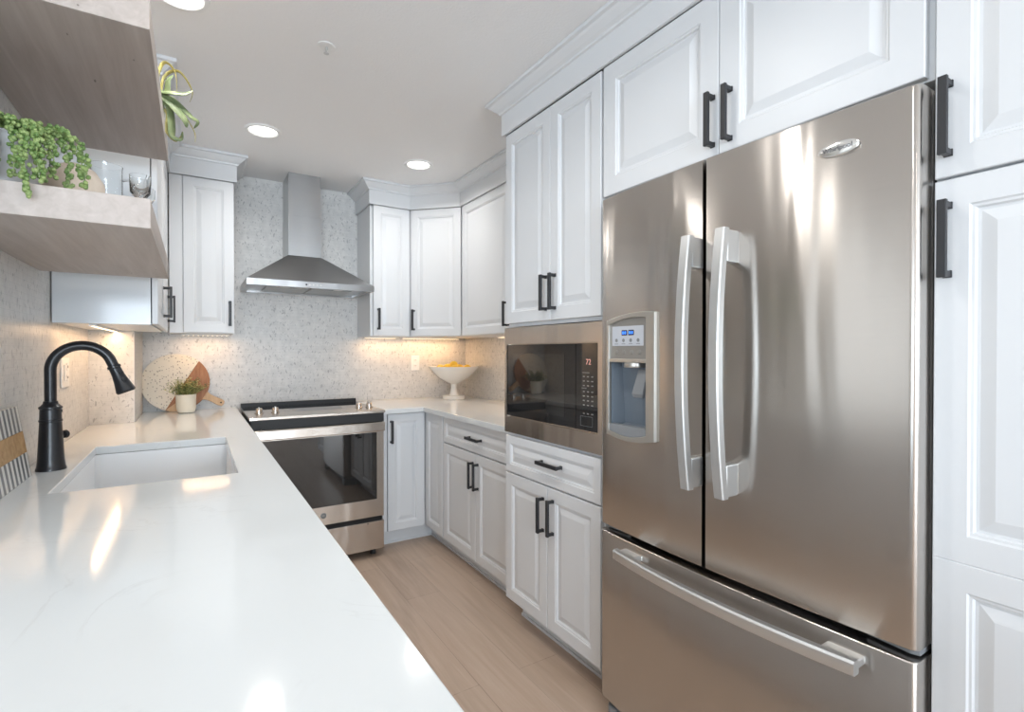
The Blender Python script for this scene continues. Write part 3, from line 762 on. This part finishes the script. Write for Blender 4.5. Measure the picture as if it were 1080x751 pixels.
# the well
wx0, wx1, wz0, wz1 = ix0, ix1, dz0+.014, zsplit-.012
wd = .055
fr_ = [(wx0, yd-.004, wz0), (wx1, yd-.004, wz0), (wx1, yd-.004, wz1), (wx0, yd-.004, wz1)]
bk_ = [(wx0+.006, yd+wd, wz0+.02), (wx1-.006, yd+wd, wz0+.02), (wx1-.006, yd+wd-.015, wz1), (wx0+.006, yd+wd-.015, wz1)]
wl = B().rings([fr_, bk_], cap0=False).done('well', 'wellgrey', dsf)
B().prism(sorted([p for p in botpts], key=lambda p: p[0]) + [(wx1, wz0+.022), (wx0, wz0+.022)], yd-.0135, yd+.012, 1).done('drip_tray', 'greyplastic', dsf, bevel=.002)
B().lathe([(.036, 0), (.038, .005), (.036, .016)], c=((wx0+wx1)/2+.006, yd+.020, wz1-.016), n=32).done('nozzle', 'silverplastic', wl, smooth=True)
B().rings([[(.175, yd+.012, wz1-.022), (.215, yd+.012, wz1-.022), (.215, yd+.035, wz1-.022), (.175, yd+.035, wz1-.022)],
           [(.158, yd+.000, wz1-.100), (.205, yd+.000, wz1-.100), (.205, yd+.010, wz1-.104), (.158, yd+.010, wz1-.104)],
           [(.162, yd+.004, wz1-.112), (.201, yd+.004, wz1-.112), (.201, yd+.012, wz1-.112), (.162, yd+.012, wz1-.112)]]).done('dispenser_paddle', 'greyplastic', wl, bevel=.003)

# ------------------------------------------------------------------ floating shelves
def shelf(z, label):
    o = B().box(XL+.001, -.083, 1.42, 2.36, z, z+.068).done('floating_shelf', 'shelf', bevel=.0015); return tag(o, label, 'shelf')
shelf(1.566, 'lower thick whitewashed wood floating shelf, holding the trailing plant')
shelf(2.018, 'upper thick wood floating shelf near the ceiling, seen from below')

# trailing plant
SZ = 1.6345
tp = thing('trailing_plant', 'trailing string-of-pearls succulent in a grey pot on the lower shelf', 'potted plant', (-.345, 1.53, SZ))
B().lathe([(.042, 0), (.050, .01), (.062, .09), (.066, .118), (.060, .118), (.056, .10)]).done('pot', 'greypot', tp, smooth=True)
B().lathe([(.055, .098), (.055, .106)]).done('soil', 'soil', tp)
def strand(pts):
    b = B(); P = [Vector(p) for p in pts]; cur = []
    for i in range(len(P)-1):
        p0 = P[max(i-1, 0)]; p1 = P[i]; p2 = P[i+1]; p3 = P[min(i+2, len(P)-1)]
        n_ = max(2, int((p2-p1).length/.0055))
        for k in range(n_):
            t_ = k/n_; cur.append(.5*((2*p1)+(-p0+p2)*t_+(2*p0-5*p1+4*p2-p3)*t_*t_+(-p0+3*p1-3*p2+p3)*t_**3))
    b.tube(cur, .0011, 5)
    for q in cur:
        for r in range(2):
            o_ = Vector((random.uniform(-1, 1), random.uniform(-1, 1), random.uniform(-.6, .6))).normalized()*random.uniform(.004, .010)
            b.sphere(q+o_, random.uniform(.0040, .0056), 1, (1, 1, 1.12))
    return b.done('strand', 'bead', tp, smooth=True)
top = .128
# over the near end of the shelf (local y < -.11 is beyond the end face)
for (x, y, dz) in ((-.05, -.128, -.010), (-.015, -.128, .016), (.048, -.127, -.034), (.066, -.127, .006), (-.08, -.127, .01)):
    strand([(x*.35, -.01, top), (x*.7, -.055, top+.012), (x, -.095, top-.028), (x*1.1, y, top-.075), (x*1.1+.004, y, dz)])
for (x, y, zz) in ((.085, -.06, .03), (.105, -.035, .012), (.125, -.02, .05), (.070, -.085, .010), (.030, -.092, .012), (.0, -.095, .02), (.135, -.055, .016)):
    strand([(x*.3, y*.3, top), (x*.7, y*.7, top+.016), (x, y, top-.03), (x*1.02, y*1.04, zz)])
b = B()
for k in range(170):
    a = random.uniform(0, 2*PI); r = .068*math.sqrt(random.random())
    b.sphere((math.cos(a)*r, math.sin(a)*r, top - .004 + random.uniform(-.008, .016)), random.uniform(.0042, .0058), 1)
b.done('crown_foliage', 'bead', tp, smooth=True)

# carved wood vessel, pitcher, glasses
tag(B().lathe([(.040, 0), (.058, .012), (.066, .05), (.062, .092), (.044, .122), (.018, .136)], n=32).done('wooden_vessel', 'blob', smooth=True, loc=(-.262, 1.72, SZ+.0005)),
    'pale carved wooden vessel beside the trailing plant on the lower shelf', 'vessel')
pt = thing('glass_pitcher', 'clear glass pitcher behind the wooden vessel on the lower shelf', 'pitcher', (-.212, 1.86, SZ+.0005))
B().lathe([(.036, 0), (.037, .004), (.037, .178), (.0385, .186), (.0365, .186), (.0352, .178), (.0352, .006), (.03, .005)], n=40).done('pitcher_body', 'glass', pt, smooth=True)
B().tube([(.037, .0, .15), (.058, .0, .155), (.064, 0, .12), (.058, 0, .075), (.037, 0, .06)], .004, 10).done('handle', 'glass', pt, smooth=True)
gl = None
for k, (x, y) in enumerate(((-.128, 1.78), (-.122, 1.85))):
    pr_ = [(.026, 0), (.027, .004), (.006, .010), (.0045, .05), (.007, .055), (.0045, .06), (.006, .075), (.024, .10), (.026, .148 if k == 0 else .13), (.0245, .148 if k == 0 else .13), (.022, .102), (.004, .082)]
    o = B().lathe(pr_, n=32).done('stemmed_glass', 'glass', smooth=True, loc=(x, y, SZ+.0005))
    tag(o, ['clear stemmed glass next to the pitcher on the lower shelf', 'clear stemmed glass nearest the cabinet on the lower shelf'][k], 'glass', 'stemmed glasses on the lower shelf')

# air plant on the upper shelf, spilling over the front edge
ap = thing('air_plant', 'curly green and yellow air plant spilling over the upper shelf edge', 'plant', (-.098, 2.15, 2.0865))
def blade(pts, w, m, thick=.10):
    P = [Vector(p) for p in pts]; cur = []
    for i in range(len(P)-1):
        p0 = P[max(i-1, 0)]; p1 = P[i]; p2 = P[i+1]; p3 = P[min(i+2, len(P)-1)]
        for k in range(8):
            t_ = k/8; cur.append(.5*((2*p1)+(-p0+p2)*t_+(2*p0-5*p1+4*p2-p3)*t_*t_+(-p0+3*p1-3*p2+p3)*t_**3))
    cur.append(P[-1]); N = len(cur)
    rad = [w*(.55+.45*math.sin(PI*min(1, i/(N*.5))*.5))*(1-(i/N)**2.2)+.0008 for i in range(N)]
    B().tube(cur, rad, 8, flat=.35).done('leaf', m, ap, smooth=True)
blade([(0, 0, .03), (-.01, -.01, .12), (.012, -.015, .20), (.045, -.02, .175), (.050, -.02, .10)], .007, 'airyellow')
blade([(0, .01, .03), (.01, 0, .15), (.055, -.01, .185), (.095, -.01, .13), (.088, -.01, .085)], .006, 'airyellow')
blade([(0, 0, .10), (.03, -.02, .10), (.070, -.02, .105), (.098, -.02, .125)], .017, 'air')
blade([(0, 0, .10), (.04, .0, .085), (.09, .0, .04), (.112, 0, .025), (.100, 0, .000)], .016, 'air')
blade([(0, 0, .09), (.028, 0, .05), (.034, -.005, -.01), (.036, -.005, -.045), (.060, 0, -.048), (.066, 0, -.02)], .016, 'air')
blade([(0, 0, .09), (.03, -.01, .07), (.070, -.02, .02), (.078, -.02, -.01)], .021, 'air')
blade([(0, 0, .06), (.022, 0, .03), (.020, .0, -.03), (.045, .0, -.058), (.062, .0, -.035)], .008, 'airyellow')
blade([(0, 0, .09), (.02, 0, .11), (.025, -.01, .145), (.040, -.015, .165)], .015, 'air')
blade([(0, 0, .08), (.06, .01, .055), (.10, .01, -.005), (.104, .01, -.045)], .0035, 'airyellow')
B().lathe([(.010, 0), (.014, .02), (.013, .08), (.008, .11)], n=14).done('plant_base', 'air', ap, smooth=True)

# ------------------------------------------------------------------ ceiling lights and sprinkler
def downlight(x, y, label, power=DOWN_W):
    t = thing('recessed_ceiling_light', label, 'ceiling light', (x, y, CEIL-.012), group='recessed ceiling lights')
    B().rings([[(r*math.cos(2*PI*k/48), r*math.sin(2*PI*k/48), z) for k in range(48)] for r, z in ((.088, .0115), (.086, .006), (.072, .003), (.066, .009))], cap0=False, cap1=False).done('trim_ring', 'white', t, smooth=True)
    B().lathe([(.0655, .0085), (.0655, .0100)], n=48).done('diffuser', 'led', t)
    l = bpy.data.lights.new('downlight', 'AREA'); l.shape = 'DISK'; l.size = .13; l.energy = power; l.color = DOWN_C; l.spread = math.radians(150)
    o = bpy.data.objects.new('downlight', l); COL.objects.link(o); o.location = (0, 0, .004); o.parent = t
downlight(.315, 3.00, 'recessed ceiling light in front of the range hood')
downlight(1.20, 3.02, 'recessed ceiling light before the right-hand corner cabinets')
downlight(-.037, 2.00, 'recessed ceiling light beside the upper shelf, at the top edge', 1.9)
downlight(.35, .30, 'added recessed fill light above the aisle near the refrigerator, unseen', 1.2)  # added lamp, extra fill near the refrigerator
downlight(.40, 1.12, 'added recessed fill light above the aisle between sink and refrigerator, unseen', 4.6)  # added lamp, brightens the base cabinets and floor
downlight(.20, -.9, 'added recessed fill light behind the camera, unseen', 2.0)  # added lamp, lights the kitchen from behind the camera
downlight(-1.6, .1, 'added recessed fill light in the open room beyond the counter, unseen')  # added lamp, gives the open room light and reflections
sp = thing('fire_sprinkler', 'small ceiling fire sprinkler between the recessed lights', 'sprinkler', (.437, 2.045, CEIL-.0005))
B().lathe([(.034, 0), (.034, -.003), (.024, -.006), (.018, -.004)], n=36).done('escutcheon', 'white', sp, smooth=True)
B().lathe([(.005, -.004), (.005, -.014), (.003, -.016), (.003, -.026), (.010, -.027), (.010, -.029)], n=20).done('deflector', 'handle_steel', sp, smooth=True)

# ------------------------------------------------------------------ under-cabinet lights
def strip(loc, rz, L_, label, dots=0):
    t = thing('under_cabinet_light', label, 'light strip', loc, rz)
    B().box(-L_/2, L_/2, -.012, .012, -.008, 0).done('housing', 'white', t)
    n = dots or 1; w_ = L_ if not dots else .008
    for k in range(n):
        x = 0 if n == 1 else -L_/2 + L_*(k+.5)/n
        hw_ = L_/2-.004 if n == 1 else .004
        B().box(x-hw_, x+hw_, -.004, .004, -.0092, -.0082).done('diffuser' if n == 1 else 'led_diode', 'strip', t)
        l = bpy.data.lights.new('strip_glow', 'AREA'); l.shape = 'RECTANGLE'; l.size = w_; l.size_y = .010; l.energy = UNDER_W*L_/n; l.color = UNDER_C
        o = bpy.data.objects.new('strip_glow', l); COL.objects.link(o); o.location = (x, 0, -.011); o.parent = t
strip((.06, 3.74, 1.3945), 0, .26, 'warm light strip under the cabinet left of the hood', 10)
strip((-.34, 2.95, 1.3945), PI/2, .75, 'warm light strip under the left wall cabinet')
strip((1.19, 3.76, 1.3945), 0, .24, 'warm light strip under the narrow cabinet right of the hood')
strip((1.60, 3.76, 1.3945), 0, .48, 'warm light strip under the diagonal corner cabinet')
strip((1.86, 2.75, 1.3945), PI/2, .8, 'warm light strip under the right wall cabinet')
